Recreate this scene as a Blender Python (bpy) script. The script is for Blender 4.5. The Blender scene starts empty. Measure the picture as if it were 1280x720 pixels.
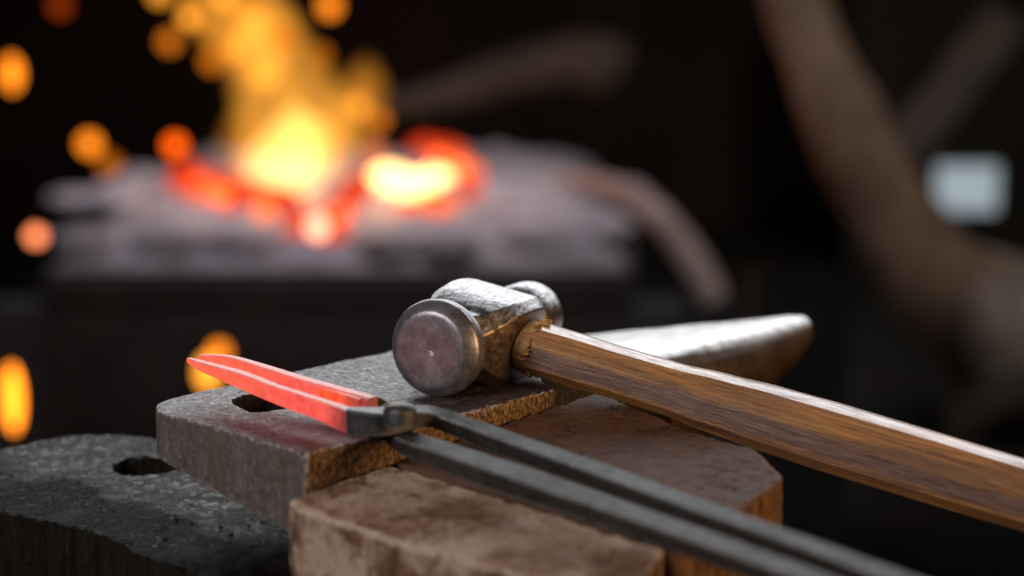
import bpy, bmesh, math, random
from mathutils import Vector, Matrix, noise
random.seed(7)
S = bpy.context.scene
COL = S.collection
R = math.radians
# ------------------------------------------------------------------ camera maths (used only to read real positions off the photograph)
F = 2600.0; PIT = R(10.5); H = 0.228
def ray(px, py):
    x = (px-640)/F; y = -(py-360)/F
    return Vector((x, math.cos(PIT)+y*math.sin(PIT), -math.sin(PIT)+y*math.cos(PIT)))
CAM = Vector((0, 0, H))
def U(px, py, z=0.0):
    d = ray(px, py); return CAM + d*((z-H)/d.z)
def UD(px, py, Y):
    d = ray(px, py); return CAM + d*(Y/d.y)
# anvil frame
C2 = U(382, 566, 0)
AL = math.atan2(*(lambda v: (v.y, v.x))(U(690, 487)-C2))
AM = Matrix.Translation(C2) @ Matrix.Rotation(AL, 4, 'Z')
AMI = AM.inverted()

# ------------------------------------------------------------------ object helpers
def link(name, me, m=None, parent=None, smooth=None):
    o = bpy.data.objects.new(name, me); COL.objects.link(o)
    if m:
        me.materials.clear(); me.materials.append(m)
    if parent is not None: o.parent = parent
    if smooth is not None:
        for p in me.polygons: p.use_smooth = True
        if smooth < 179: me.set_sharp_from_angle(angle=R(smooth))
    return o
def tag(o, label=None, cat=None, group=None, kind=None):
    if label: o['label'] = label
    if cat: o['category'] = cat
    if group: o['group'] = group
    if kind: o['kind'] = kind
    return o
def empty(name, mat4, **k):
    o = bpy.data.objects.new(name, None); COL.objects.link(o); o.matrix_world = mat4
    o.empty_display_size = .02
    tag(o, **k); return o
def bm_mesh(bm, name='mesh'):
    bmesh.ops.recalc_face_normals(bm, faces=bm.faces[:])
    me = bpy.data.meshes.new(name); bm.to_mesh(me); bm.free(); return me
def prism(bm, outline, zt, zb, inset=None):
    """outline: list of (x,y) or (x,y,ztop[,zbot]); a closed solid"""
    top = []; bot = []
    for i, p in enumerate(outline):
        t = p[2] if len(p) > 2 else zt
        b = p[3] if len(p) > 3 else zb
        top.append(bm.verts.new((p[0], p[1], t))); bot.append(bm.verts.new((p[0], p[1], b)))
    n = len(outline)
    bm.faces.new(top); bm.faces.new(bot[::-1])
    for i in range(n):
        j = (i+1) % n
        bm.faces.new((top[j], top[i], bot[i], bot[j]))
def box(bm, x0, x1, y0, y1, z0, z1):
    prism(bm, [(x0, y0), (x1, y0), (x1, y1), (x0, y1)], z1, z0)
def round_poly(pts, rads, seg=7):
    out = []
    n = len(pts)
    for i in range(n):
        p = Vector(pts[i]); a = Vector(pts[i-1]); b = Vector(pts[(i+1) % n]); r = rads[i]
        if r <= 0: out.append(tuple(p)); continue
        u = (a-p); v = (b-p); r1 = min(r, u.length*.48); r2 = min(r, v.length*.48)
        s = p+u.normalized()*r1; e = p+v.normalized()*r2
        for k in range(seg+1):
            t = k/seg
            out.append(tuple(s*(1-t)**2 + p*2*t*(1-t) + e*t*t))
    return out
def loft(bm, rings, cap=True):
    vr = [[bm.verts.new(c) for c in r] for r in rings]
    n = len(vr[0])
    for a, b in zip(vr, vr[1:]):
        for i in range(n):
            j = (i+1) % n
            bm.faces.new((a[i], a[j], b[j], b[i]))
    if cap:
        bm.faces.new(vr[0][::-1]); bm.faces.new(vr[-1])
    return vr
def solid(me, voxel, smooth_it, cutters=(), disp=None, extra=None):
    """voxel-remesh a rough block so its edges wear round, then push the skin with noise"""
    t = bpy.data.objects.new('work', me); COL.objects.link(t)
    cos = []
    for c in cutters:
        co = bpy.data.objects.new('cut', c); COL.objects.link(co); cos.append(co)
        m = t.modifiers.new('b', 'BOOLEAN'); m.operation = 'DIFFERENCE'; m.object = co; m.solver = 'EXACT'
    m = t.modifiers.new('r', 'REMESH'); m.mode = 'VOXEL'; m.voxel_size = voxel; m.use_smooth_shade = True
    m = t.modifiers.new('s', 'SMOOTH'); m.factor = .5; m.iterations = smooth_it
    dg = bpy.context.evaluated_depsgraph_get(); dg.update()
    out = bpy.data.meshes.new_from_object(t.evaluated_get(dg))
    for o in cos: bpy.data.objects.remove(o)
    bpy.data.objects.remove(t)
    if disp:
        nrm = [v.normal.copy() for v in out.vertices]
        for v, n in zip(out.vertices, nrm):
            v.co += n*disp(v.co, n)
    for p in out.polygons: p.use_smooth = True
    return out
def crom(P, m):
    out = []
    n = len(P)
    for i in range(n-1):
        p0 = P[max(0, i-1)]; p1 = P[i]; p2 = P[i+1]; p3 = P[min(n-1, i+2)]
        for k in range(m):
            t = k/m
            out.append([.5*((2*b)+(-a+c)*t+(2*a-5*b+4*c-d)*t*t+(-a+3*b-3*c+d)*t**3) for a, b, c, d in zip(p0, p1, p2, p3)])
    out.append(list(P[-1])); return out
def nz(co, f, seed=0.0, o=3):
    return noise.fractal(Vector((co.x*f+seed, co.y*f+seed*1.7, co.z*f-seed)), 1.0, 2.0, o)

# ------------------------------------------------------------------ materials
class NT:
    def __init__(s, name, coord='Object'):
        s.m = bpy.data.materials.new(name); s.m.use_nodes = True
        s.t = s.m.node_tree; s.n = s.t.nodes; s.n.clear()
        s.out = s.n.new('ShaderNodeOutputMaterial')
        s.tc = s.n.new('ShaderNodeTexCoord'); s.co = s.tc.outputs[coord]
    def l(s, a, b): s.t.links.new(a, b)
    def mapp(s, scale=(1, 1, 1), rot=(0, 0, 0), src=None):
        m = s.n.new('ShaderNodeMapping'); m.inputs['Scale'].default_value = scale; m.inputs['Rotation'].default_value = rot
        s.l(src or s.co, m.inputs[0]); return m.outputs[0]
    def noise(s, scale, detail=6, rough=.6, src=None, dist=0.0):
        m = s.n.new('ShaderNodeTexNoise'); m.inputs['Scale'].default_value = scale
        m.inputs['Detail'].default_value = detail; m.inputs['Roughness'].default_value = rough
        m.inputs['Distortion'].default_value = dist
        s.l(src or s.co, m.inputs['Vector']); return m.outputs[0]
    def voro(s, scale, src=None, feature='F1'):
        m = s.n.new('ShaderNodeTexVoronoi'); m.inputs['Scale'].default_value = scale; m.feature = feature
        s.l(src or s.co, m.inputs['Vector']); return m.outputs[0]
    def ramp(s, f, stops, interp='LINEAR'):
        m = s.n.new('ShaderNodeValToRGB'); m.color_ramp.interpolation = interp
        e = m.color_ramp.elements
        while len(e) < len(stops): e.new(.5)
        for i, (p, c) in enumerate(stops):
            e[i].position = p; e[i].color = (*c, 1) if isinstance(c, tuple) else (c, c, c, 1)
        s.l(f, m.inputs[0]); return m.outputs[0]
    def mix(s, f, a, b, mode='MIX'):
        m = s.n.new('ShaderNodeMix'); m.data_type = 'RGBA'; m.blend_type = mode
        for v, i in ((f, 0), (a, 6), (b, 7)):
            if isinstance(v, (int, float)):
                if i == 0: m.inputs[0].default_value = v
                else: m.inputs[i].default_value = (v, v, v, 1)
            elif isinstance(v, tuple): m.inputs[i].default_value = (*v, 1)
            else: s.l(v, m.inputs[i])
        return m.outputs[2]
    def math(s, op, a, b=0.0, c=None, clamp=False):
        m = s.n.new('ShaderNodeMath'); m.operation = op; m.use_clamp = clamp
        for v, i in ((a, 0), (b, 1), (c, 2)):
            if v is None: continue
            if isinstance(v, (int, float)): m.inputs[i].default_value = v
            else: s.l(v, m.inputs[i])
        return m.outputs[0]
    def sep(s, v):
        m = s.n.new('ShaderNodeSeparateXYZ'); s.l(v, m.inputs[0]); return m.outputs
    def bump(s, h, dist, strength=1.0, prev=None):
        m = s.n.new('ShaderNodeBump'); m.inputs['Distance'].default_value = dist; m.inputs['Strength'].default_value = strength
        s.l(h, m.inputs['Height'])
        if prev: s.l(prev, m.inputs['Normal'])
        return m.outputs[0]
    def bedge(s, rad, lo, hi):
        g = s.n.new('ShaderNodeNewGeometry'); b = s.n.new('ShaderNodeBevel'); b.samples = 4; b.inputs['Radius'].default_value = rad
        d = s.n.new('ShaderNodeVectorMath'); d.operation = 'DOT_PRODUCT'; s.l(g.outputs['Normal'], d.inputs[0]); s.l(b.outputs[0], d.inputs[1])
        return s.ramp(d.outputs['Value'], [(lo, 1.0), (hi, 0.0)])
    def edge(s, lo, hi):
        g = s.n.new('ShaderNodeNewGeometry'); return s.ramp(g.outputs['Pointiness'], [(lo, 0.0), (hi, 1.0)])
    def pbr(s, col, rough=.5, metal=0.0, normal=None, spec=.5, coat=0, emis=None, estr=0):
        b = s.n.new('ShaderNodeBsdfPrincipled')
        for v, k in ((col, 'Base Color'), (rough, 'Roughness'), (metal, 'Metallic'), (emis, 'Emission Color'), (estr, 'Emission Strength'), (coat, 'Coat Weight'), (spec, 'Specular IOR Level')):
            if v is None: continue
            i = b.inputs[k]
            if isinstance(v, tuple): i.default_value = (*v, 1)
            elif isinstance(v, (int, float)): i.default_value = v
            else: s.l(v, i)
        if normal: s.l(normal, b.inputs['Normal'])
        s.l(b.outputs[0], s.out.inputs[0]); s.b = b; return s.m

def m_anvil():
    s = NT('worn_anvil_steel')
    nx, ny, nzz = s.sep(s.tc.outputs['Normal'])
    X, Y, Z = s.sep(s.co)
    top = s.ramp(nzz, [(.55, 0.0), (.8, 1.0)])
    side = s.math('MULTIPLY', s.ramp(s.math('MULTIPLY', ny, -1.0), [(.45, 0.0), (.75, 1.0)]), s.math('LESS_THAN', X, .162))
    big = s.noise(38, 5, .6); mid = s.noise(190, 8, .7); fine = s.noise(900, 6, .7)
    # polished / pitted top
    brush = s.noise(60, 9, .72, s.mapp((14, 1.1, 1), (0, 0, R(24))), .6)
    tcol = s.mix(s.ramp(mid, [(.38, 0.0), (.62, 1.0)]), (.04, .038, .04), (.36, .35, .36))
    pits = s.ramp(s.noise(520, 5, .75), [(.44, 1.0), (.52, 0.0)])
    tcol = s.mix(s.math('MULTIPLY', pits, .75), tcol, (.018, .017, .017))
    # brown patina patch beside the front corner, and scratched grain across it
    d = s.math('ADD', s.math('MULTIPLY', Y, 14), s.math('MULTIPLY', big, 1.6))
    brown = s.ramp(s.math('ADD', d, s.math('MULTIPLY', X, 1.5)), [(.0, 0.0), (1.15, 1.0), (1.6, 0.0)])
    patch = s.ramp(d, [(1.1, 1.0), (1.75, 0.0)]) if False else s.ramp(s.math('MULTIPLY', d, .5), [(.52, 1.0), (.74, 0.0)])
    bcol = s.mix(s.ramp(brush, [(.42, 0.0), (.6, 1.0)]), (.035, .022, .024), (.17, .12, .125))
    tcol = s.mix(s.math('MULTIPLY', patch, .9), tcol, bcol)
    # end face: lilac grey with vertical drag marks
    st = s.mix(.5, s.noise(330, 7, .72, s.mapp((1, 1, .25))), s.noise(420, 7, .75))
    st2 = s.noise(120, 4, .6, s.mapp((1, 1, .1)))
    ecol = s.mix(s.ramp(st, [(.36, 0.0), (.66, 1.0)]), (.045, .033, .029), (.20, .172, .172))
    ecol = s.mix(s.math('MULTIPLY', s.ramp(st2, [(.42, 0.0), (.62, 1.0)]), .55), ecol, (.10, .055, .030))
    # long side: grainy rust
    g = s.noise(620, 4, .8, s.mapp((1, 1, .55)))
    scol = s.mix(s.ramp(g, [(.42, 0.0), (.62, 1.0)]), (.035, .016, .007), (.38, .22, .09))
    ecol = s.mix(s.math('LESS_THAN', X, .162), (.02, .015, .012), ecol)  # sides past the step painted dark, as shade under the handle
    base = s.mix(side, ecol, scol)
    col = s.mix(top, base, tcol)
    dk = s.ramp(s.noise(95, 9, .78, dist=1.0), [(.52, 0.0), (.60, 1.0)])
    col = s.mix(s.math('MULTIPLY', s.math('MULTIPLY', dk, top), .75), col, (.03, .028, .028))
    ew = s.math('MULTIPLY', s.edge(.515, .56), s.ramp(fine, [(.40, .15), (.58, 1.0)]))
    col = s.mix(s.math('MULTIPLY', ew, .8), col, (.62, .58, .57))
    rough = s.mix(top, .62, s.mix(mid, .34, .62))
    hole = s.math('MULTIPLY', s.math('MULTIPLY', s.math('GREATER_THAN', X, .015), s.math('GREATER_THAN', Y, .05)), s.math('LESS_THAN', nzz, .55))  # hole walls get near-black paint in place of the shade inside
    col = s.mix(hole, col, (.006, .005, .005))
    met = s.mix(top, .25, .85)
    h = s.mix(.5, mid, fine)
    bh = s.mix(top, s.mix(side, st, g), s.mix(patch, h, brush))
    n1 = s.bump(bh, .0012, 1.0)
    n2 = s.bump(pits, .0006, .5, n1)
    return s.pbr(col, rough, met, n2)
def m_horn():
    s = NT('polished_horn_steel')
    nx, ny, nzz = s.sep(s.tc.outputs['Normal'])
    mid = s.noise(120, 8, .65); sp = s.noise(60, 9, .7, dist=1.2)
    col = s.mix(s.ramp(mid, [(.35, 0.0), (.6, 1.0)]), (.24, .235, .235), (.44, .43, .425))
    col = s.mix(s.ramp(sp, [(.56, 0.0), (.66, .8)]), col, (.12, .12, .13))
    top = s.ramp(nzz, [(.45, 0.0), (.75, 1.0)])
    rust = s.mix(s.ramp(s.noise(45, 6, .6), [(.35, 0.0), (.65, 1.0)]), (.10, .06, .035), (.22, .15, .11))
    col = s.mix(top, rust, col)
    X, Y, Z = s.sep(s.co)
    col = s.mix(s.math('MULTIPLY', s.math('LESS_THAN', X, .27), s.math('LESS_THAN', nzz, .5)), col, (.03, .022, .018))  # lower root of the horn darkened in colour for shade below the handle
    return s.pbr(col, s.mix(top, .42, .34), .9, s.bump(mid, .00015, .5))
def m_brownblock(name, c0, c1, c2, seed):
    s = NT(name)
    nx, ny, nzz = s.sep(s.tc.outputs['Normal'])
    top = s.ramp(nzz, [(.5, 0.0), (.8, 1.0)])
    v = s.mapp((1, 1, 1)); 
    big = s.noise(30+seed, 5, .6); mid = s.noise(130, 8, .72, dist=.5); fine = s.noise(800, 6, .7)
    grain = s.noise(70, 8, .7, s.mapp((1.2, 6, 1), (0, 0, R(14))))
    t = s.mix(s.ramp(mid, [(.34, 0.0), (.66, 1.0)]), c0, c1)
    t = s.mix(s.math('MULTIPLY', s.ramp(big, [(.5, 0.0), (.66, 1.0)]), .55), t, c2)
    t = s.mix(s.math('MULTIPLY', s.ramp(grain, [(.36, 1.0), (.47, 0.0)]), .7), t, tuple(x*.28 for x in c0))
    st = s.mix(.35, s.noise(150, 7, .68, s.mapp((1, 1, .2))), s.noise(260, 7, .72))
    e = s.mix(s.ramp(st, [(.36, 0.0), (.66, 1.0)]), tuple(x*.35 for x in c0), tuple(x*.95 for x in c1))
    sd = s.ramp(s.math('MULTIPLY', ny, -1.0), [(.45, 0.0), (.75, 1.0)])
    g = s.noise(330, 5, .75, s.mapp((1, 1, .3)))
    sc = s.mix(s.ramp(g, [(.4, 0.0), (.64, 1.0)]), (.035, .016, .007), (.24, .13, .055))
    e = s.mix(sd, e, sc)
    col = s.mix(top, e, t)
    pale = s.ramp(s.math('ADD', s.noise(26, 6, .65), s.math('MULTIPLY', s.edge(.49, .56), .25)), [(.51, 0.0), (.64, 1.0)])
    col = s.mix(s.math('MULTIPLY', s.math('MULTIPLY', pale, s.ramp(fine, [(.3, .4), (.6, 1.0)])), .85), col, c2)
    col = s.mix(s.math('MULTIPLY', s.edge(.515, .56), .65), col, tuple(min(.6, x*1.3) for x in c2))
    pitm = s.ramp(s.noise(170, 4, .6, dist=.8), [(.30, 1.0), (.37, 0.0)])
    col = s.mix(s.math('MULTIPLY', pitm, .8), col, tuple(x*.2 for x in c0))
    h = s.mix(.35, s.mix(top, st, s.mix(.5, mid, grain)), fine)
    return s.pbr(col, s.mix(mid, .48, .72), .0, s.bump(h, .0026, 1.0), spec=.08)
def m_black():
    s = NT('blackened_iron')
    nx, ny, nzz = s.sep(s.tc.outputs['Normal'])
    top = s.ramp(nzz, [(.5, 0.0), (.8, 1.0)])
    big = s.noise(22, 5, .6); mid = s.noise(230, 9, .78, dist=.6); fine = s.noise(900, 5, .7)
    t = s.mix(s.ramp(mid, [(.36, 0.0), (.68, 1.0)]), (.003, .0026, .0022), (.014, .010, .008))
    t = s.mix(s.math('MULTIPLY', s.ramp(big, [(.5, 0.0), (.66, 1.0)]), .5), t, (.07, .065, .064))
    st = s.noise(260, 6, .7, s.mapp((1, 1, .06)))
    e = s.mix(s.ramp(st, [(.36, 0.0), (.7, 1.0)]), (.004, .0035, .003), (.028, .022, .015))
    h = s.mix(.4, s.mix(top, st, mid), fine)
    X, Y, Z = s.sep(s.co)
    worn = s.ramp(s.math('ADD', s.math('MULTIPLY', X, 14), s.math('MULTIPLY', big, .9)), [(.50, 0.0), (.85, 1.0)])  # back of the plate lightened and glossier: its sheen put into the colour
    glint = s.ramp(s.noise(240, 6, .75), [(.60, 0.0), (.68, 1.0)])
    sp = s.math('ADD', s.math('MULTIPLY', worn, .24), s.math('MULTIPLY', glint, .5), None, True)
    ew = s.math('MULTIPLY', s.edge(.515, .56), glint)
    t = s.mix(ew, t, (.30, .30, .31)); t = s.mix(s.math('MULTIPLY', worn, .4), t, (.05, .046, .044))
    b = s.bump(s.noise(75, 4, .6), .0045, 1.0, s.bump(h, .0055, 1.0))
    return s.pbr(s.mix(top, e, t), s.mix(worn, .34, .20), 0, b, spec=s.mix(top, .15, s.math('ADD', sp, .02)))
def m_hammer(kind):
    s = NT('hammer_'+kind)
    mid = s.noise(150, 8, .68, dist=.7); scr = s.noise(90, 9, .75, s.mapp((1, 9, 2), (R(10), 0, R(25))))
    if kind == 'cheek_steel':
        nx, ny, nzz = s.sep(s.tc.outputs['Normal'])
        top = s.ramp(nx, [(.35, 0.0), (.7, 1.0)])
        a = s.mix(s.ramp(mid, [(.36, 0.0), (.6, 1.0)]), (.24, .24, .255), (.54, .54, .55))
        a = s.mix(s.math('MULTIPLY', s.ramp(scr, [(.42, 1.0), (.50, 0.0)]), .85), a, (.05, .055, .075))
        a = s.mix(s.ramp(s.noise(420, 6, .75), [(.54, 0.0), (.62, .75)]), a, (.06, .06, .07))
        b = s.mix(s.ramp(mid, [(.36, 0.0), (.6, 1.0)]), (.10, .075, .06), (.28, .20, .15))
        return s.pbr(s.mix(top, b, a), s.mix(top, .34, s.mix(mid, .28, .5)), .92, s.bump(s.mix(.5, mid, scr), .0005, .8))
    if kind == 'face_steel':
        a = s.mix(s.ramp(mid, [(.36, 0.0), (.64, 1.0)]), (.13, .125, .145), (.25, .24, .27))
        a = s.mix(s.ramp(scr, [(.36, .55), (.47, 0.0)]), a, (.10, .10, .115))
        X, Y, Z = s.sep(s.co)
        rr = s.math('SQRT', s.math('ADD', s.math('POWER', s.math('ADD', X, .0012), 2), s.math('POWER', s.math('ADD', Y, -.0008), 2)))
        rr = s.math('ADD', s.math('MULTIPLY', rr, 160), s.math('MULTIPLY', s.noise(420, 4, .6, dist=1.5), 1.0))
        chip = s.ramp(rr, [(.60, 1.0), (.72, 0.0)])
        a = s.mix(chip, a, (.7, .65, .62))
        return s.pbr(a, s.mix(mid, .32, .46), .7, s.bump(mid, .0002, .5))
def m_wood():
    s = NT('varnished_handle_wood')
    g = s.noise(34, 10, .72, s.mapp((.45, 13, 13)), .5)
    g2 = s.noise(150, 6, .7, s.mapp((.5, 9, 9)))
    big = s.noise(16, 3, .5, s.mapp((1, 5, 5)))
    c = s.ramp(g, [(.30, (.06, .026, .010)), (.42, (.19, .080, .020)), (.56, (.42, .19, .042)), (.74, (.27, .115, .034))])
    c = s.mix(s.ramp(big, [(.46, 0.0), (.66, .6)]), c, (.12, .052, .03))
    c = s.mix(s.math('MULTIPLY', s.ramp(g2, [(.36, 1.0), (.47, 0.0)]), .65), c, (.03, .014, .008))
    X, Y, Z = s.sep(s.co)
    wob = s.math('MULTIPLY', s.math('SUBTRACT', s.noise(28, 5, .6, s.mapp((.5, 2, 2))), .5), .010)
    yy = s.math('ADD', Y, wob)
    # stained dark strip along the near side, with groove shade and lilac highlights painted in
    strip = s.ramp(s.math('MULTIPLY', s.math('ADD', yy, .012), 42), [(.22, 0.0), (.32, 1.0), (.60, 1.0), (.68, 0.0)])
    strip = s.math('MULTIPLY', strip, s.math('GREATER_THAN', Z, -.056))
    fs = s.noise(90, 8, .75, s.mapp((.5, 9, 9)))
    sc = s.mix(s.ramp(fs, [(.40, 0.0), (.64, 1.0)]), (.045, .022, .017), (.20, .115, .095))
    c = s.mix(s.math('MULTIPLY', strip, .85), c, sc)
    worn = s.ramp(s.noise(260, 7, .75, s.mapp((.6, 2, 2))), [(.56, 0.0), (.68, .45)])
    c = s.mix(worn, c, (.36, .26, .22))
    return s.pbr(c, s.mix(g2, .26, .52), 0, s.bump(s.mix(.5, g, g2), .0011, 1.0), spec=.6, coat=s.math('MULTIPLY', s.ramp(s.noise(120, 7, .7, s.mapp((.6, 3, 3))), [(.34, .1), (.56, 1.0)]), .55))
def m_tong():
    s = NT('forged_tong_steel')
    mid = s.noise(170, 8, .7, dist=.4); big = s.noise(45, 4, .6)
    c = s.mix(s.ramp(mid, [(.35, 0.0), (.66, 1.0)]), (.020, .022, .026), (.085, .089, .096))
    c = s.mix(s.math('MULTIPLY', s.ramp(big, [(.45, 0.0), (.62, 1.0)]), .5), c, (.075, .072, .07))
    fine = s.noise(520, 6, .7)
    c = s.mix(s.ramp(s.noise(85, 7, .7, dist=1.0), [(.56, 0.0), (.68, .6)]), c, (.11, .07, .045))
    wear = s.math('MULTIPLY', s.bedge(.0007, .88, .97), s.ramp(fine, [(.36, .2), (.55, 1.0)]))  # pale edge lines: wear, with the edge highlight also painted into the colour
    c = s.mix(wear, c, (.50, .49, .48))
    mid = s.mix(.35, mid, s.noise(38, 3, .5))
    return s.pbr(c, s.mix(mid, .30, .56), s.mix(wear, .7, .15), s.bump(mid, .0010, .8))
def m_hot(inner=False, dv=(1, 0, 0), t0=0.0):
    s = NT('red_hot_steel' + ('_inner' if inner else ''))
    nx, ny, nzz = s.sep(s.tc.outputs['Normal'])
    top = s.ramp(nzz, [(.6, 0.0), (.85, 1.0)])
    mid = s.noise(210, 7, .7); fl = s.noise(650, 5, .75)
    e = s.mix(s.ramp(mid, [(.35, 0.0), (.65, 1.0)]), (.80, .052, .036), (.96, .12, .085))
    if inner: e = s.mix(s.ramp(mid, [(.38, 0.0), (.62, 1.0)]), (.85, .035, .008), (1.0, .13, .025))
    scale = s.ramp(fl, [(.47, 1.0), (.56, 0.0)])
    scale = s.math('MULTIPLY', scale, s.mix(top, .05, .75 if not inner else .2))
    L = s.n.new('ShaderNodeVectorMath'); L.operation = 'DOT_PRODUCT'; s.l(s.co, L.inputs[0]); L.inputs[1].default_value = dv
    cool = s.math('MULTIPLY', s.math('ADD', s.math('SUBTRACT', L.outputs['Value'], t0), s.math('MULTIPLY', mid, .010)), 48)
    cool = s.ramp(cool, [(.28, 1.0), (1.0, 0.0)])
    tipm = s.ramp(s.math('MULTIPLY', s.math('SUBTRACT', L.outputs['Value'], t0), 8), [(.25, 0.0), (1.0, .45)])
    e = s.mix(tipm, e, (1.0, .20, .07))
    scale = s.math('MAXIMUM', scale, s.math('MULTIPLY', cool, .85))
    e2 = s.mix(scale, e, (.10, .012, .012))
    bc = s.mix(top, (.06, .03, .03), (.42, .32, .32))
    return s.pbr(bc, .45, 0, s.bump(mid, .0005, .7), emis=e2, estr=s.mix(top, 1.05, .62))
def m_plain(name, c0, c1, scale=8, rough=.8, bump=.01, metal=0.0):
    s = NT(name); n = s.noise(scale, 6, .65)
    return s.pbr(s.mix(s.ramp(n, [(.35, 0.0), (.65, 1.0)]), c0, c1), rough, metal, s.bump(n, bump, .6))
def m_emit(name, col, k, alpha=1.0):
    s = NT(name); e = s.n.new('ShaderNodeEmission'); e.inputs[0].default_value = (*col, 1); e.inputs[1].default_value = k
    if alpha < 1:
        t = s.n.new('ShaderNodeBsdfTransparent'); m = s.n.new('ShaderNodeMixShader'); m.inputs[0].default_value = alpha
        s.l(t.outputs[0], m.inputs[1]); s.l(e.outputs[0], m.inputs[2]); s.l(m.outputs[0], s.out.inputs[0])
    else: s.l(e.outputs[0], s.out.inputs[0])
    return s.m

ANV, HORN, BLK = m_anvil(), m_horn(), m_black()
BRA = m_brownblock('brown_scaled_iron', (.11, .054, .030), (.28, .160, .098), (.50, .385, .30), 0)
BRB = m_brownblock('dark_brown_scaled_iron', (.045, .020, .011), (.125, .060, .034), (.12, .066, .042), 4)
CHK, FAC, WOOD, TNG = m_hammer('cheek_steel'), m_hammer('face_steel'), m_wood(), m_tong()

# ------------------------------------------------------------------ anvil
cm = .01
anvil = empty('anvil', AM @ Matrix.Translation((.10, .06, -.20)), label='scarred steel anvil with square hole in its heel and bright pointed horn behind the hammer', cat='anvil')
def in_anvil(o):      # mesh given in the anvil frame
    o.parent = anvil; o.matrix_parent_inverse = (AM @ Matrix.Translation((.10, .06, -.20))).inverted(); o.matrix_world = AM
    return o
bm = bmesh.new()
pts = round_poly([(0, 0), (.160, 0), (.172, .024), (.235, .024), (.235, .118), (.004, .122)], [.0015, .002, .01, .003, .004, .028])
def zb(x, y): return -.040 + .16*max(0, y)      # the heel thins towards its far corner
prism(bm, [(x, y, 0, zb(x, y)) for x, y in pts], 0, 0)
cut = bmesh.new()
hp = round_poly([(.030, .066), (.062, .066), (.072, .098), (.040, .101)], [.010, .008, .012, .012])
prism(cut, hp, .02, -.08)
def disp_slab(c, n):
    d = .0004*nz(c, 60, 1) + .00035*nz(c, 260, 5, 4)
    # chipped front edge
    e = max(0, 1-abs(c.y)/.006)*max(0, 1-abs(c.z)/.005)
    e2 = max(0, 1-abs(c.x)/.006)*max(0, 1-abs(c.z)/.006)
    d -= (e+e2*.6)*max(0, .0012*nz(c, 330, 9, 3)+.0003)
    if n.z > .7: d += -.0008*max(0, nz(c, 22, 3, 2)) - (.0005*max(0, nz(c, 480, 14, 2)) if c.x > .05 else 0)
    if n.y < -.6: d += .0007*nz(Vector((c.x, c.y, c.z*.4)), 420, 21, 3)
    if n.x < -.6: d += .0005*nz(Vector((c.x, c.y, c.z*.35)), 230, 25, 3)
    return d
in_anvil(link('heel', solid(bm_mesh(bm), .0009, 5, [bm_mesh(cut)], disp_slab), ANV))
# waist
bm = bmesh.new()
rings = []
for z, x0, x1, y0, y1 in ((-.018, .075, .230, .016, .104), (-.06, .085, .215, .022, .098), (-.11, .095, .200, .026, .094), (-.16, .085, .215, .022, .098), (-.2, .06, .25, .01, .11)):
    rings.append([Vector((x, y, z)) for x, y in round_poly([(x0, y0), (x1, y0), (x1, y1), (x0, y1)], [.01]*4, 3)])
loft(bm, rings)
in_anvil(link('waist', bm_mesh(bm), BLK, smooth=40))
# horn: flat-topped, tapering to a blunt nose
def at_anvil(px, py, z): return AMI @ U(px, py, z)
tip = at_anvil(1007, 405, -.016)
root = Vector((.232, .061, 0))
bm = bmesh.new(); rings = []
prof = [(0, .0020, -.0150), (.12, .0060, -.0120), (.5, .0095, -.0100), (1.4, .0128, -.0090), (3, .0170, -.0086), (5, .0212, -.0078), (8, .0285, -.0066), (12, .0365, -.0052), (16, .042, -.0036), (21.2, .046, -.0016)]
tipd = (Vector((tip.x, tip.y, 0))-Vector((root.x, root.y, 0)))
Ld = tipd.length; dh = tipd.normalized(); pr = Vector((-dh.y, dh.x, 0))
for s, r, zt in prof:
    c = root + dh*(Ld - s/21.2*Ld); c.z = 0
    ring = []
    for k in range(40):
        a = 2*math.pi*k/40
        u = math.cos(a)*r; w = math.sin(a)*r
        flat = (.97-.33*min(1, s/14))*r
        zz = min(w, flat)
        if w > flat: zz = flat + (w-flat)*.12
        ring.append(c + pr*u + Vector((0, 0, zt - flat - .04*r + zz*(1.0 if w > 0 else 1.12))))
    rings.append(ring)
loft(bm, rings)
me = bm_mesh(bm)
hs = solid(me, .0012, 2, (), lambda c, n: .00015*nz(c, 30, 2))
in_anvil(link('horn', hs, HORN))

# ------------------------------------------------------------------ the two rust-brown blocks against the anvil's side
def tz(X): return -.0165 + .055*X
def Ut(px, py):
    z = -.015
    for _ in range(12):
        q = AMI @ U(px, py, z); z = tz(q.x)
    q.z = z; return q
def blk(name, pix, rads, bottom, matl, vox, sm, disp, add=()):
    P = [Ut(*p) for p in pix]
    pts = [(q.x, q.y) for q in P]
    for i, q in add: pts.insert(i, q)
    out = round_poly(pts, rads, 6)
    bm = bmesh.new(); prism(bm, [(x, y, tz(x), bottom) for x, y in out], 0, 0)
    o = link(name, solid(bm_mesh(bm), vox, sm, (), disp), matl)
    # origin at the block's base
    c = Vector((sum(p[0] for p in pts)/len(pts), sum(p[1] for p in pts)/len(pts), bottom))
    o.data.transform(Matrix.Translation(-c)); o.matrix_world = AM @ Matrix.Translation(c)
    return o
def dA(c, n):
    d = .0005*nz(c, 28, 4) + .0004*nz(c, 140, 6, 4)
    if n.z > .6: d -= .0012*max(0, nz(c, 190, 8, 3)-.12) + .0012*max(0, nz(c, 45, 18, 3))
    else: d += .0004*nz(Vector((c.x, c.y, c.z*.4)), 130, 12, 4)
    return d
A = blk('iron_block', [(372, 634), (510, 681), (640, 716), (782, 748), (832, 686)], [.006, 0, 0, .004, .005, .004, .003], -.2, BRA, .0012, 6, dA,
        add=[(5, (.046, -.0015)), (6, (-.012, -.0015))])
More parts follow.
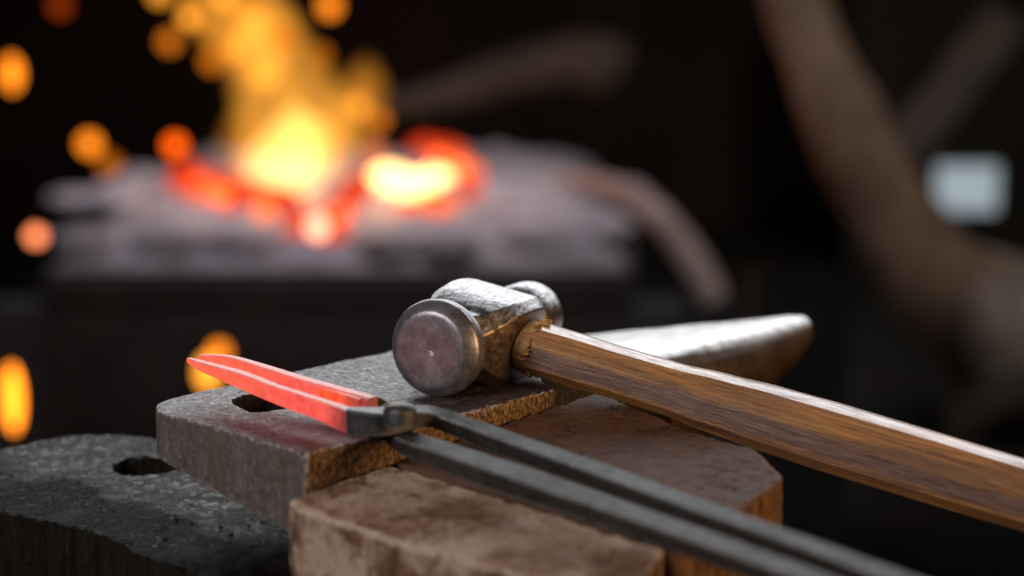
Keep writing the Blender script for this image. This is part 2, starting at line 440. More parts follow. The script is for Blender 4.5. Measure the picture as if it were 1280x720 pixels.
tag(A, 'brown scaled iron block with pale worn top, nearest the camera under the tong handles', 'metal block', 'rust brown iron blocks against the anvil')
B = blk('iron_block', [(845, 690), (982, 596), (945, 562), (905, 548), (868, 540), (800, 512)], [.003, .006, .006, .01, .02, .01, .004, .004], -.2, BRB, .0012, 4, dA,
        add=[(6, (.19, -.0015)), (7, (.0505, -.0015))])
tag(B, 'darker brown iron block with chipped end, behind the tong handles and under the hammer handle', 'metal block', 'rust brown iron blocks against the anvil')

# ------------------------------------------------------------------ black iron plate under the heel
pts = round_poly([(-.038, -.03), (-.039, .045), (-.031, .115), (-.044, .17), (-.055, .225), (.0, .262), (.05, .262), (.088, .25), (.098, .20), (.115, -.0), (.07, -.03)],
                 [.003, .02, .03, .02, .03, .04, .03, .03, .03, .002, .002])
bm = bmesh.new(); prism(bm, pts, -.05, -.2)
cut = bmesh.new()
prism(cut, [(.0545+.0165*math.cos(a*math.pi/12), .181+.018*math.sin(a*math.pi/12)) for a in range(24)], 0, -.12)
def dD(c, n):
    d = .0009*nz(c, 25, 4) + .0006*nz(c, 120, 6, 4)
    if n.z > .6:
        d -= .0030*max(0, nz(c, 26, 31, 3)-.05)
        d += .0010*max(0, nz(c, 260, 33, 3)-.1)
    else: d += .0012*nz(Vector((c.x, c.y, c.z*.08)), 160, 12, 3)
    e = max(0, 1-abs(c.z+.05)/.007)
    if n.z < .95: d -= e*.0016*max(0, nz(c, 190, 41, 3))
    return d
D = link('iron_plate', solid(bm_mesh(bm), .0014, 5, [bm_mesh(cut)], dD), BLK)
D.data.transform(Matrix.Translation((0, 0, .2))); D.matrix_world = AM @ Matrix.Translation((0, 0, -.2))
# keep texture frame; origin sits on the base plane
tag(D, 'thick blackened iron plate with pitted top and round hole, lying below the anvil heel', 'iron plate')

# ------------------------------------------------------------------ hammer
RIGHT = Vector((1, 0, 0)); UPC = Vector((0, math.sin(PIT), math.cos(PIT))); BACK = Vector((0, -math.cos(PIT), math.sin(PIT)))
ax = (RIGHT*.43 + UPC*.135 - BACK*.89).normalized()
rF = .0230
up0 = (Vector((0, 0, 1)) - ax*ax.z).normalized()
Yd = .96
for _ in range(30):
    Cf = UD(537, 438, Yd)
    low = Cf.z - rF*up0.z
    Yd += low*3.0 if abs(low) > 1e-5 else 0
Cf = UD(537, 438, Yd)
Cb = Cf + ax*.056
# handle direction: through pixel (1280,618), at a right angle to the head
d = ray(1280, 619); t = (Cb-CAM).dot(ax)/d.dot(ax); Q = CAM + d*t
hd = (Q-Cb).normalized(); hL = (Q-Cb).length
upv = hd.cross(ax).normalized()
if upv.z < 0: upv = -upv
# head frame: x = up, y = handle dir, z = head axis
HM = Matrix((( upv.x, hd.x, ax.x, Cf.x), (upv.y, hd.y, ax.y, Cf.y), (upv.z, hd.z, ax.z, Cf.z), (0, 0, 0, 1)))
hammer = empty('hammer', HM, label='forging hammer with round steel face and varnished wooden handle, resting on the anvil', cat='hammer')
def sring(s, hw, hh, ch, n=48):
    """superellipse ring: hw along handle, hh along up, ch exponent (2 = round, big = square)"""
    out = []
    for k in range(n):
        a = 2*math.pi*k/n
        c, sn = math.cos(a), math.sin(a)
        out.append(Vector((hh*math.copysign(abs(c)**(2/ch), c), hw*math.copysign(abs(sn)**(2/ch), sn), s)))
    return out
def octring(s, hw, hh, cf, n=6):
    """square with cut corners, cf = corner cut fraction"""
    c = cf
    P = [(1, -1+c), (1, 1-c), (1-c, 1), (-1+c, 1), (-1, 1-c), (-1, -1+c), (-1+c, -1), (1-c, -1)]
    out = []
    for i in range(8):
        a = P[i]; b = P[(i+1) % 8]
        for k in range(n):
            t = k/n
            out.append(Vector(((a[0]*(1-t)+b[0]*t)*hh, (a[1]*(1-t)+b[1]*t)*hw, s)))
    return out
bm = bmesh.new()
ctl = [(.0145, .0172, .0172, .58), (.0175, .0152, .0155, .58), (.0225, .0155, .0155, .5), (.0275, .0178, .0160, .40), (.032, .0205, .0180, .30), (.042, .0230, .0206, .22), (.056, .0240, .0216, .2),
       (.070, .0230, .0208, .22), (.0795, .0205, .0184, .28), (.086, .0165, .0155, .42), (.090, .0140, .0140, .55), (.097, .0145, .0145, .58)]
rings = [octring(*q) for q in crom(ctl, 5)]
loft(bm, rings)
cutb = bmesh.new()
for rr in (.0,):
    rs = []
    for yy in (-.05, .05):
        rs.append([Vector((.0098*math.cos(a*math.pi/12), yy, .056+.0125*math.sin(a*math.pi/12))) for a in range(24)])
    loft(cutb, rs)
bm_me = bm_mesh(bm)
cm_me = bm_mesh(cutb)
hb = solid(bm_me, .0006, 3, [cm_me], lambda c, n: .00018*nz(c, 90, 2)+.00008*nz(c, 350, 3))
link('head_body', hb, CHK, hammer)
def lathe(prof, n=64):
    bm = bmesh.new()
    rings = [[Vector((r*math.cos(2*math.pi*k/n), r*math.sin(2*math.pi*k/n), s)) for k in range(n)] for s, r in prof]
    loft(bm, rings); return bm_mesh(bm)
def wob(me, a, f, sd):
    for v in me.vertices: v.co += v.co.normalized()*a*nz(v.co, f, sd)
    return me
face = lathe([(.0004, .0006), (.0002, .005), (0, .010), (.0001, .0160), (.0003, .0178), (.0008, .0187), (.0024, .0204), (.0040, .0219), (.0050, .0227), (.0062, .0231), (.0078, .0232), (.0086, .0226), (.0094, .0228), (.0125, .0226), (.0140, .0218), (.0152, .0200), (.0160, .0165), (.0162, .014)])
link('striking_face', wob(face, .00016, 130, 3), FAC, hammer, 40)
peen = lathe([(.0885, .0142), (.0905, .0160), (.0935, .0174), (.098, .0179), (.109, .0179), (.113, .0172), (.1165, .0152), (.1185, .012), (.1195, .005), (.1197, .0008)])
link('peen', wob(peen, .00016, 110, 5), CHK, hammer, 50)
# handle, in the head frame: runs along +y from the eye
HX = Matrix(((0, -1, 0), (1, 0, 0), (0, 0, 1)))
hz_prof = [(-.024, .0085, .011), (.0, .0088, .0115), (.0185, .0090, .0118), (.0215, .0100, .0125), (.024, .0112, .0132), (.030, .0118, .0136), (.045, .0118, .0134), (.07, .0115, .0128), (.10, .0117, .0126), (.125, .0132, .0138), (.150, .0143, .0148), (.18, .0146, .0152), (.22, .0146, .0152), (.26, .0143, .015), (.30, .0135, .0142), (.306, .012, .0125), (.308, .006, .006)]
bm = bmesh.new(); rings = []
steps = []
for (a, b) in zip(hz_prof, hz_prof[1:]):
    m = max(1, int((b[0]-a[0])/.004))
    for k in range(m):
        t = k/m; t = t*t*(3-2*t) if m > 3 else t
        steps.append(((a[0]*(1-k/m)+b[0]*k/m), a[1]*(1-t)+b[1]*t, a[2]*(1-t)+b[2]*t))
steps.append(hz_prof[-1])
for y, rx, rz in steps:
    base = octring(0, 1, 1, .42, 5)
    ring = []
    for q in base:
        a = math.atan2(q.y, q.x); rad = q.length
        rr = .66*rad + .34*1.04          # octagon eased towards an oval
        rr *= 1 - .014*math.cos(8*a)*(1 if rx > .0105 else 0)
        rr *= 1 + .012*nz(Vector((math.cos(a), math.sin(a), y*14)), 1.6, 3)
        ring.append(Vector((rx*rr*math.cos(a), y, .056+rz*rr*math.sin(a))))
    rings.append(ring)
loft(bm, rings)
me = bm_mesh(bm)
# wood grain runs along the handle: bring it to its own axes (x along the grain)
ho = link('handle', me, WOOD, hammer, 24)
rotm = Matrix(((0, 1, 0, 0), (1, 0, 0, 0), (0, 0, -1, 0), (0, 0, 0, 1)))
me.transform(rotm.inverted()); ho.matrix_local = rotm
me.update()
# torn wood collar where the handle enters the eye
bm = bmesh.new()
n = 120; r0 = []; r1 = []; r2 = []; r3 = []
for k in range(n):
    a = 2*math.pi*k/n; cx, sz = math.cos(a), math.sin(a)
    j = nz(Vector((cx, sz, 0)), 5.5, 4, 3) + .6*math.sin(k*2.9)*nz(Vector((sz, cx, 1)), 9, 7, 2)
    L = .0300+.0045*j
    r0.append(Vector((.0105*cx, .0215, .056+.0130*sz)))
    r1.append(Vector((.0128*cx, .0245, .056+.0148*sz)))
    r2.append(Vector(((.0136+.0022*j)*cx, L, .056+(.0156+.0022*j)*sz)))
    r3.append(Vector((.0105*cx, L-.0005, .056+.0120*sz)))
loft(bm, [r0, r1, r2, r3])
link('collar', bm_mesh(bm), m_plain('torn_pale_wood', (.20, .10, .03), (.50, .30, .11), 300, .6, .001), hammer, 60)

# ------------------------------------------------------------------ tongs
def sweep(pix, m=8, ch=.09, jit=.0, seed=0, wk=1.0):
    """pix: (px, py, z, width, height, roll deg)"""
    P = []
    for px, py, z, w, h, roll in pix:
        q = U(px, py, z); P.append([q.x, q.y, q.z, w, h, R(roll)])
    P = crom(P, m)
    bm = bmesh.new(); rings = []
    for i, p in enumerate(P):
        c = Vector(p[:3]); a = Vector(P[max(0, i-1)][:3]); b = Vector(P[min(len(P)-1, i+1)][:3])
        t = (b-a).normalized()
        sd = t.cross(Vector((0, 0, 1))).normalized(); up = sd.cross(t).normalized()
        cr, sr = math.cos(p[5]), math.sin(p[5])
        sd, up = sd*cr-up*sr, up*cr+sd*sr
        w, h = p[3]/2*wk, p[4]/2; k = min(w, h)*ch*2
        w *= 1+jit*nz(c, 60, seed); h *= 1+jit*nz(c, 60, seed+9)
        ring = []
        for q, (sx, sy) in enumerate(((1, 1), (-1, 1), (-1, -1), (1, -1))):
            for g in range(2):
                an = math.pi/2*q + math.pi/2*g
                ring.append(c+sd*(sx*(w-k)+k*math.cos(an))+up*(sy*(h-k)+k*math.sin(an)))
        rings.append(ring)
    loft(bm, rings)
    return bm_mesh(bm)
hinge = U(492, 524, .006)
TM = Matrix.Translation(hinge) @ Matrix.Rotation(AL, 4, 'Z')
tongs = empty('tongs', TM, label='long steel tongs lying over the anvil edge with their jaws glowing red', cat='tongs')
def in_tongs(name, me, m, sm=22):
    me.transform(TM.inverted())
    return link(name, me, m, tongs, sm)
# sd points to the right of the travel direction; roll > 0 turns the top face
jf = sweep([(236, 450, .0165, .0022, .0022, 0), (252, 457, .0160, .0040, .0042, 0), (300, 474, .0145, .0050, .0072, 0), (350, 494, .0128, .0044, .0080, 0), (400, 511, .0112, .0048, .0088, 0), (437, 526, .0098, .0058, .0102, 0)], 8, .12, .05, 1)
TI = TM.inverted()
def hot(a, b, inner=False):
    a, b = TI @ U(*a), TI @ U(*b); d = (b-a).normalized()
    return m_hot(inner, tuple(d), a.dot(d))
j1 = in_tongs('jaw', jf, hot((437, 526, .0098), (300, 474, .0145)))
jb = sweep([(250, 446, .0165, .0022, .0022, 0), (290, 454, .0155, .0042, .0066, 0), (342, 472, .0128, .0058, .0086, 0), (400, 490, .0104, .0064, .0088, 0), (440, 501, .0090, .0062, .0086, 0), (466, 508, .0085, .0062, .0084, 0)], 8, .12, .05, 2)
j2 = in_tongs('jaw', jb, hot((466, 508, .0085), (342, 470, .0130)))
lip = sweep([(344, 473, .0124, .0036, .0058, 0), (380, 484, .0112, .0040, .0060, 0), (420, 497, .0099, .0042, .0062, 0), (452, 507, .0088, .0042, .0066, 0)], 8, .12, .05, 3)
lp = in_tongs('jaw_lip', lip, hot((452, 509, .0090), (344, 474, .0132), True))
# hinge plate and back rein
r1 = sweep([(435, 526, .0098, .0066, .0112, 0), (452, 527, .0098, .0120, .0108, 0), (474, 527, .0096, .0185, .0098, 0), (496, 524, .0094, .0200, .0088, 0), (518, 521, .0094, .0150, .0072, 4), (540, 521, .0085, .0100, .0070, 16), (570, 531, .0060, .0090, .0080, 18), (640, 557, .0030, .0095, .0085, 19),
            (760, 600, .0005, .0105, .0085, 19), (880, 644, -.0008, .0100, .0085, 18), (1000, 687, -.0025, .0100, .0085, 16), (1120, 731, -.0045, .0100, .0085, 16), (1260, 783, -.007, .0095, .0085, 8)], 10, .085, .04, 4, .76)
in_tongs('rein', r1, TNG)
r2 = sweep([(464, 507, .0080, .0066, .0085, 0), (476, 513, .0035, .0110, .0070, 0), (490, 538, .0010, .0120, .0075, 8), (510, 554, .0010, .0115, .0085, 16), (570, 575, -.0005, .0125, .0095, 18), (655, 604, -.0020, .0135, .0095, 19), (760, 640, -.0035, .0125, .0090, 19), (870, 679, -.0045, .0120, .0088, 18), (1000, 726, -.006, .0115, .0085, 16), (1120, 770, -.0075, .011, .0085, 16)], 10, .085, .04, 6, .74)
in_tongs('rein', r2, TNG)
# rivet head
bm = bmesh.new(); c = U(500, 513, .0162); rings = []
for z, r in ((-.006, .0068), (.0, .0068), (.0014, .0062), (.0026, .0046), (.0032, .0024), (.0033, .0006)):
    rings.append([c+Vector((r*math.cos(k*math.pi/12)*(1+.06*math.sin(k*1.7)), r*math.sin(k*math.pi/12), z)) for k in range(24)])
loft(bm, rings); in_tongs('rivet', bm_mesh(bm), TNG, 60)

# ------------------------------------------------------------------ stand, floor, wall
stump = bmesh.new()
ring = lambda z, r, sd: [Vector((.04+(r+.012*nz(Vector((math.cos(k*math.pi/32), math.sin(k*math.pi/32), z)), 2.2, sd))*math.cos(k*math.pi/32), 1.0+(r+.012*nz(Vector((math.cos(k*math.pi/32), math.sin(k*math.pi/32), z)), 2.2, sd))*math.sin(k*math.pi/32), z)) for k in range(64)]
loft(stump, [ring(-1.05, .30, 3), ring(-.5, .28, 3), ring(-.215, .27, 3), ring(-.2015, .262, 3)])
st = link('tree_stump', bm_mesh(stump), m_plain('stump_wood', (.05, .03, .02), (.11, .07, .045), 14), None, 40)
tag(st, 'dark wooden stump that carries the anvil and the blocks beneath the frame', 'stump')
bm = bmesh.new(); box(bm, -7, 7, -2, 8.2, -1.1, -1.05)
tag(link('floor', bm_mesh(bm), m_plain('dark_floor', (.004, .0035, .003), (.010, .008, .007), 3)), kind='structure')
bm = bmesh.new(); box(bm, -7, 7, 8.2, 8.3, -1.1, 3.0)
tag(link('wall', bm_mesh(bm), m_plain('sooty_wall', (.012, .004, .002), (.028, .010, .005), 2)), kind='structure')

# ------------------------------------------------------------------ forge hearth
YH = 4.16; ZH = (UD(400, 342, YH)).z
xl = UD(48, 342, YH).x; xr = UD(792, 342, YH).x
hearth = empty('forge_hearth', Matrix.Translation(((xl+xr)/2, YH, -1.05)), label='dark stone forge hearth with pale ash on its top behind the anvil', cat='forge')
def wl(name, me, m, par, sm=None):
    me.transform(par.matrix_world.inverted()); return link(name, me, m, par, sm)
STONE = m_plain('sooty_stone', (.014, .011, .010), (.032, .026, .023), 9)
GREYS = m_plain('ash_grey_stone', (.12, .108, .115), (.25, .225, .24), 9)
bpy.context.view_layer.update()
bm = bmesh.new(); box(bm, xl+.004, xr-.004, YH+.006, 6.0, -1.045, ZH-.07); wl('firebox', bm_mesh(bm), STONE, hearth)
bm = bmesh.new(); box(bm, xl, xr, YH, 6.05, ZH-.0695, ZH)
bmesh.ops.bevel(bm, geom=bm.edges[:], offset=.012, segments=2, affect='EDGES'); wl('hearth_top', bm_mesh(bm), STONE, hearth)
POST = m_plain('grey_post', (.03, .03, .03), (.05, .05, .05), 9)
for x in (xl-.052, xr+.052):
    for y in (YH+.0, 5.9):
        bm = bmesh.new(); box(bm, x-.05, x+.05, y-.0, y+.1, -1.05, ZH-.071); wl('leg', bm_mesh(bm), POST, hearth)
# ash bed: an uneven heap of grey lumps
bm = bmesh.new()
G = 70; W = 50
grid = []
for j in range(W+1):
    row = []
    for i in range(G+1):
        x = xl+.015+(xr-xl-.03)*i/G; y = YH+.03+1.8*j/W
        e = min(1, i/5, (G-i)/5, j/4, (W-j)/4)
        row.append(bm.verts.new((x, y, ZH+.003+e*(.045+.03*nz(Vector((x, y, 0)), 5.6, 3)+.018*nz(Vector((x, y, 0)), 16, 5)))))
    grid.append(row)
for j in range(W):
    for i in range(G):
        bm.faces.new((grid[j][i], grid[j][i+1], grid[j+1][i+1], grid[j+1][i]))
ash = link('ash_bed', bm_mesh(bm), GREYS, None, 30)
tag(ash, 'bed of pale grey ash and cinders spread over the forge hearth', 'ash', kind='stuff')
def lump(c, r, sd, sub=2):
    bm = bmesh.new(); bmesh.ops.create_icosphere(bm, subdivisions=sub, radius=r)
    for v in bm.verts: v.co *= 1+.32*nz(v.co/r, 1.1, sd, 2)
    return bm_mesh(bm)
COAL = m_plain('grey_cinder', (.12, .108, .115), (.25, .225, .24), 20, bump=.004)
for i, (px, py, r) in enumerate([(150, 250, .05), (105, 300, .04), (210, 300, .045), (640, 255, .05), (700, 240, .045), (745, 285, .055), (670, 300, .04), (560, 305, .04), (300, 300, .04), (775, 240, .035), (180, 225, .04), (480, 305, .035), (90, 250, .035)]):
    q = U(px, py, ZH+.045); o = link('cinder', lump(q, r*1.45, i+.5), COAL, None, 60); o.location = q; o.scale = (1.3, 1.3, .55)
    tag(o, 'pale grey cinder without glow lying in the ash of the forge hearth', 'cinder', 'grey cinders on the hearth')
# glowing coals
hotcols = {'r': (.80, .055, .012), 'o': (1.0, .14, .03), 'p': (1.0, .26, .12), 'w': (1.0, .60, .22)}
HM_ = {k: m_emit('glowing_coal_'+n, hotcols[k], s) for k, n, s in (('r', 'red', 1.1), ('o', 'orange', 1.5), ('p', 'pale', 2.2), ('w', 'white', 4.5))}
nm = {'r': 'deep red coal glowing among the embers of the forge fire', 'o': 'orange coal glowing among the embers of the forge fire', 'p': 'pale pink coal glowing at the front of the forge fire', 'w': 'white hot coal glowing right of the tall flame'}
for i, (px, py, r, k) in enumerate([(240, 232, 26, 'r'), (262, 250, 20, 'o'), (280, 238, 20, 'r'), (300, 258, 22, 'r'), (328, 252, 24, 'o'), (355, 262, 22, 'r'), (378, 290, 20, 'r'), (410, 292, 24, 'r'), (397, 284, 15, 'p'), (430, 262, 22, 'r'), (450, 240, 18, 'r'),
                                    (470, 225, 16, 'r'), (572, 222, 26, 'o'), (560, 200, 22, 'r'), (588, 240, 14, 'r'), (530, 190, 16, 'r'), (545, 262, 22, 'o'), (512, 268, 18, 'o'), (492, 236, 26, 'w'), (520, 244, 22, 'w'), (545, 228, 18, 'w')]):
    q = U(px, py, ZH+.055); sc = q.y/F
    o = link('hot_coal', lump(q, r*sc*1.25, i+.2), HM_[k], None, 60); o.location = q; o.scale = (1, .6, 1)
    tag(o, nm[k], 'coal', 'glowing coals in the forge fire')
# fire: tongues of flame
YF = 3.12
fire = empty('fire', Matrix.Translation(U(360, 262, ZH+.03)), label='tall yellow flames leaping from the coals of the forge hearth', cat='fire')
bpy.context.view_layer.update()
def m_flame(name, col, k):
    s = NT(name); e = s.n.new('ShaderNodeEmission'); e.inputs[0].default_value = (*col, 1); e.inputs[1].default_value = k
    s.l(e.outputs[0], s.out.inputs['Volume']); return s.m
FL = {'a': m_flame('flame_core', (1.0, .58, .15), 11), 'b': m_flame('flame_body', (1.0, .40, .045), 5.5), 'c': m_flame('flame_tip', (1.0, .36, .035), 5.0)}
def tongue(pix, k, Y, sd):
    bm = bmesh.new(); rings = []
    P = crom([[*UD(px, py, Y), r*Y/F] for px, py, r in pix], 5)
    for i, p in enumerate(P):
        r = max(p[3], .001)
        rings.append([Vector((p[0]+r*math.cos(a*math.pi/8)*(1+.2*nz(Vector((a*.6, i*.4, sd)), 1, 2)), p[1]+.7*r*math.sin(a*math.pi/8), p[2])) for a in range(16)])
    loft(bm, rings); wl('flame', bm_mesh(bm), FL[k], fire, 180)
tongue([(345, 262, 10), (352, 240, 44), (362, 205, 54), (368, 172, 46), (372, 148, 30), (374, 132, 6)], 'a', 4.96, 1)
tongue([(340, 266, 10), (348, 225, 52), (345, 170, 50), (332, 120, 44), (322, 80, 36), (312, 45, 28), (300, 15, 8)], 'b', 5.12, 2)
tongue([(395, 262, 10), (398, 215, 42), (398, 160, 46), (385, 110, 42), (365, 65, 34), (345, 20, 28), (330, -20, 8)], 'b', 5.34, 3)
tongue([(415, 220, 8), (430, 175, 32), (445, 130, 36), (455, 95, 26), (458, 70, 5)], 'c', 5.44, 4)
tongue([(330, 130, 6), (312, 70, 44), (285, 25, 46), (262, -20, 40), (240, -60, 8)], 'c', 5.25, 5)
tongue([(350, 100, 5), (340, 50, 36), (322, 5, 36), (300, -50, 10)], 'c', 5.18, 6)
tongue([(300, 255, 6), (306, 215, 26), (300, 165, 24), (310, 120, 5)], 'c', 5.09, 7)

# sparks
spark_m = {}
def smat(c, k):
    key = (c, k)
    if key not in spark_m: spark_m[key] = m_emit('spark_glow', c, k)
    return spark_m[key]
OR, DO, YE, PE = (1.0, .25, .012), (1.0, .11, .004), (1.0, .36, .03), (1.0, .26, .10)
sparks = [
 (75, 8, DO, .9, 1, 'dim brown orange spark high in the left corner'),
 (15, 92, OR, 5.5, 2.0, 'tall orange spark at the left edge above the hearth'),
 (112, 180, OR, 6.5, 1, 'bright orange spark left of the fire, overlapping a dimmer one'),
 (137, 206, OR, 1.9, 1, 'dim orange spark low behind a brighter one left of the fire'),
 (219, 182, DO, 6.5, 1, 'round deep orange spark just left of the flames'),
 (45, 295, PE, 6.0, 1, 'peach coloured spark before the left end of the hearth'),
 (412, 8, OR, 5.5, 1, 'orange spark at the top edge right of the flame tip'),
 (468, 192, PE, 3.5, 1, 'pinkish spark above the white hot coals'),
 (212, 52, OR, 2.5, 1, 'dim spark left of the flame tip'),
 (236, 22, YE, 4.2, 1, 'amber spark left of the flame tip near the top edge'),
 (266, 76, OR, 2.6, 1, 'brownish orange spark beside the flame tip'),
 (262, 38, YE, 2.8, 1, 'amber spark overlapping the flame tip from the left'),
 (318, 28, YE, 5.0, 1, 'yellow spark inside the flame tip'),
 (278, -2, YE, 4.0, 1, 'amber spark cut by the top edge above the flame'),
 (200, -8, YE, 4.0, 1, 'amber spark cut by the top edge left of the flame'),
 (354, 48, OR, 3.2, 1, 'orange spark on the right side of the flame tip'),
 (448, 132, YE, 3.8, 1, 'amber spark on the right side of the flames'),
 (474, 150, OR, 2.0, 1, 'dim brown spark right of the flames'),
 (400, 70, OR, 1.6, 1, 'dim orange spark over the right flame'),
 (397, 284, (1.0, .40, .25), 12, 1, 'pale pink spark in front of the glowing coals at the foot of the fire'),
 (277, 244, (1.0, .14, .03), 7, 1, 'red orange spark over the left end of the glowing coals'),
 (572, 212, (1.0, .13, .03), 7, 1, 'red orange spark over the right end of the glowing coals'),
 (250, 228, (1.0, .09, .02), 5, 1, 'deep red spark over the left rim of the embers'),
 (330, 262, (1.0, .17, .05), 7, 1, 'salmon spark in front of the flame foot'),
 (428, 268, (1.0, .10, .02), 6, 1, 'red spark between the pale spark and the white hot coals'),
 (548, 198, (1.0, .12, .03), 5, 1, 'red orange spark above the white hot coals'),
 (296, 60, YE, 5, 1, 'amber spark half way up the left of the flame'),
 (400, 165, YE, 5, 1, 'yellow spark over the right flank of the flame'),
 (330, 95, YE, 5, 1, 'yellow spark in the middle of the flame'),
 (16, 498, OR, 10, 4.2, 'long orange spark falling at the left edge above the iron plate'),
 (274, 440, OR, 6.0, 1, 'orange spark falling behind the glowing tong tips'),
 (260, 466, YE, 9.0, 1.6, 'bright yellow spark low behind the glowing tong tips'),
]
for i, (px, py, c, k, el, lb) in enumerate(sparks):
    sr = (11.5, 14.5, 12.5, 10.5)[i*7 % 4]; k *= (9.5/sr)**2*1.0
    Y = 4.5 + (i*37 % 11)*.07 if py < 200 else 3.98 - i*.01
    q = UD(px, py, Y); r = sr*Y/F
    bm = bmesh.new(); bmesh.ops.create_icosphere(bm, subdivisions=2, radius=r)
    o = link('spark', bm_mesh(bm), smat(c, k*.62), None, 180); o.location = q; o.scale = (1, 1, el)
    tag(o, lb, 'spark', 'sparks flying over the forge')

# ------------------------------------------------------------------ dim things behind on the right
def beam(name, pix, Y, m, label, cat, group=None, seed=1):
    bm = bmesh.new(); rings = []
    Y *= 1.55
    P = crom([[*UD(px, py, Y+dy), r*Y/F] for px, py, dy, r in pix], 6)
    for i, p in enumerate(P):
        c = Vector(p[:3]); a = Vector(P[max(0, i-1)][:3]); b = Vector(P[min(len(P)-1, i+1)][:3]); t = (b-a).normalized()
        sd = t.cross(Vector((0, 1, 0))).normalized(); up = sd.cross(t).normalized()
        rings.append([c+(sd*math.cos(k*math.pi/10)+up*math.sin(k*math.pi/10)*.7)*p[3]*(1+.14*nz(Vector((k*.5, i*.3, seed)), 1, 2)) for k in range(20)])
    loft(bm, rings); me = bm_mesh(bm)
    c = Vector(P[len(P)//2][:3]); me.transform(Matrix.Translation(-c)); o = link(name, me, m, None, 50); o.location = c
    return tag(o, label, cat, group)
TIM = m_plain('old_timber', (.072, .044, .026), (.15, .10, .066), 12, .8)
TIMP = m_plain('pale_driftwood', (.20, .165, .135), (.38, .33, .29), 12, .8)
DARKT = m_plain('dark_timber', (.028, .022, .02), (.05, .04, .035), 12, .8)
LOGM = m_plain('charred_log', (.020, .014, .010), (.055, .038, .027), 10, .8)
beam('timber_prop', [(975, -60, 0, 34), (1015, 60, 0, 42), (1062, 165, 0, 52), (1105, 250, 0, 52), (1180, 360, 0, 70), (1330, 480, 0, 85)], 3.1, TIM, 'thick brown timber prop slanting down to the right behind the hammer handle', 'timber')
beam('timber_prop', [(1290, 330, 0, 70), (1270, 400, 0, 76), (1290, 470, 0, 66)], 2.9, TIMP, 'pale stubby timber standing at the right edge behind the handle', 'timber')
beam('timber_prop', [(1260, 20, .0, 34), (1190, 110, 0, 34), (1130, 190, 0, 34), (1100, 240, 0, 24)], 3.25, DARKT, 'dark timber prop leaning against the slanting one from the upper right', 'timber')
beam('log', [(480, 138, 0, 14), (560, 118, 0, 24), (640, 92, 0, 30), (715, 78, 0, 36), (765, 84, 0, 40), (785, 92, 0, 18)], 3.9, LOGM, 'brown log lying behind the fire above the right end of the hearth', 'log')
beam('leather_strap', [(700, 226, .25, 10), (765, 236, .1, 15), (815, 262, 0, 17), (860, 316, -.05, 19), (896, 378, -.1, 17)], 3.0, m_plain('worn_leather', (.11, .078, .066), (.19, .14, .122), 14), 'tapering brown leather strap hanging over the right end of the hearth', 'strap')
beam('timber_prop', [(1190, 540, 0, 26), (1235, 505, 0, 30), (1300, 480, 0, 30)], 2.8, DARKT, 'short dark timber low behind the hammer handle at right', 'timber')
bm = bmesh.new()
q = UD(1000, 500, 3.4); box(bm, q.x-.08, q.x+.08, 3.4, 3.5, -1.05, UD(1000, 340, 3.4).z)
bmesh.ops.bevel(bm, geom=[e for e in bm.edges], offset=.01, segments=2, affect='EDGES')
ps = link('iron_post', bm_mesh(bm), m_plain('grey_post_iron', (.018, .019, .019), (.032, .033, .033), 6), None)
ps.data.transform(Matrix.Translation((-q.x, -3.45, 1.05))); ps.location = (q.x, 3.45, -1.05)
tag(ps, 'dark grey square post standing behind the anvil horn', 'post')
# small lit window in the far wall
win = empty('window', Matrix.Translation(UD(1203, 233, 7.2)), label='small bright window glowing white at the right behind the timbers', cat='window')
bpy.context.view_layer.update()
a = UD(1168, 264, 7.2); b = UD(1248, 206, 7.2)
bm = bmesh.new(); box(bm, a.x, b.x, 7.20, 7.205, a.z, b.z); wl('pane', bm_mesh(bm), m_emit('daylight_pane', (.68, .80, .88), .52), win)
bm = bmesh.new()
for x0, x1, z0, z1 in ((a.x-.03, a.x-.001, a.z-.03, b.z+.03), (b.x+.001, b.x+.03, a.z-.03, b.z+.03), (a.x, b.x, a.z-.03, a.z-.001), (a.x, b.x, b.z+.001, b.z+.03)):
    box(bm, x0, x1, 7.18, 7.22, z0, z1)
wl('frame', bm_mesh(bm), DARKT, win)
bm = bmesh.new(); box(bm, a.x-.3, b.x+.5, 7.23, 7.26, -1.05, b.z+.7)
pt = link('partition', bm_mesh(bm), m_plain('black_boards', (.010, .008, .007), (.02, .016, .014), 5), None)
tag(pt, kind='structure')

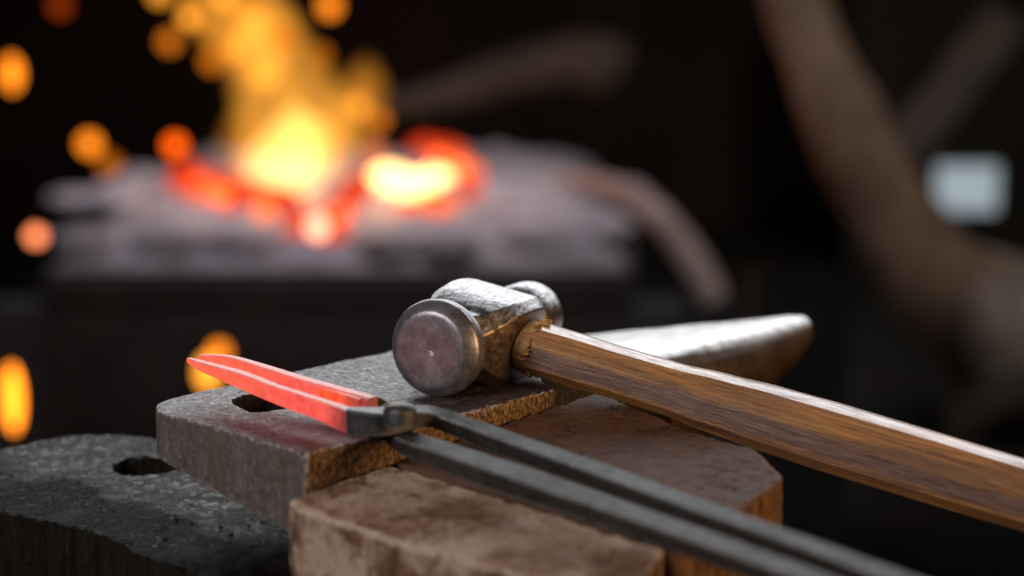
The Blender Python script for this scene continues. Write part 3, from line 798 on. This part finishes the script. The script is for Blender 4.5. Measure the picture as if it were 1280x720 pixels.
# ------------------------------------------------------------------ light
w = bpy.data.worlds.new('World'); S.world = w; w.use_nodes = True
w.node_tree.nodes['Background'].inputs[0].default_value = (.5, .55, .7, 1); w.node_tree.nodes['Background'].inputs[1].default_value = .004
def area(name, loc, aim, sx, sy, col, watts, spread=180):
    l = bpy.data.lights.new(name, 'AREA'); l.shape = 'RECTANGLE'; l.size = sx; l.size_y = sy; l.color = col; l.energy = watts; l.spread = R(spread)
    o = bpy.data.objects.new(name, l); COL.objects.link(o); o.location = loc
    o.rotation_euler = (Vector(aim)-Vector(loc)).to_track_quat('-Z', 'Y').to_euler(); return o
area('window_light', (.30, 2.6, .78), (0.08, 1.0, 0), 2.6, .85, (.95, .97, 1.0), 17, 130)
area('left_fill_light', (-1.05, -.1, .80), (-.02, .9, 0), .7, .5, (1.0, .92, .87), 6.0, 100)  # added fill from the left front, no doorway stands there
area('fire_glow_light', (1.3, .35, .25), (.05, .95, -.02), .4, .5, (1.0, .60, .28), 4.5, 100)
area('hearth_light', (-.5, 3.7, 1.4), (-.42, 5.0, ZH), 1.5, .7, (.95, .90, 1.0), 12, 52)
area('back_light', (2.4, 2.6, 1.6), (1.35, 4.8, .05), .7, .7, (1.0, .84, .70), 6, 60)
pl = bpy.data.lights.new('fire_lamp', 'POINT'); pl.energy = 8; pl.color = (1.0, .42, .12); pl.shadow_soft_size = .12
po = bpy.data.objects.new('fire_lamp', pl); COL.objects.link(po); po.location = UD(420, 170, 4.8)

# ------------------------------------------------------------------ camera
cd = bpy.data.cameras.new('camera'); co = bpy.data.objects.new('camera', cd); COL.objects.link(co); S.camera = co
co.location = CAM; co.rotation_euler = (R(90)-PIT, 0, 0)
cd.sensor_width = 36; cd.lens = F/1280*36; cd.clip_start = .01; cd.clip_end = 100
cd.dof.use_dof = True; cd.dof.focus_distance = -(co.matrix_basis.inverted() @ Cf).z*1.0 + .006
bl = 48/1280*36e-3          # blur at infinity on the sensor
fd = cd.dof.focus_distance; A_ = bl*fd/(cd.lens*1e-3)
cd.dof.aperture_fstop = cd.lens*1e-3/A_
S.view_settings.view_transform = 'Standard'; S.view_settings.look = 'None'; S.view_settings.exposure = 0; S.view_settings.gamma = 1
S.render.engine = 'CYCLES'
S.cycles.use_denoising = True
S.cycles.max_bounces = 6; S.cycles.transparent_max_bounces = 12
S.cycles.sample_clamp_indirect = 4
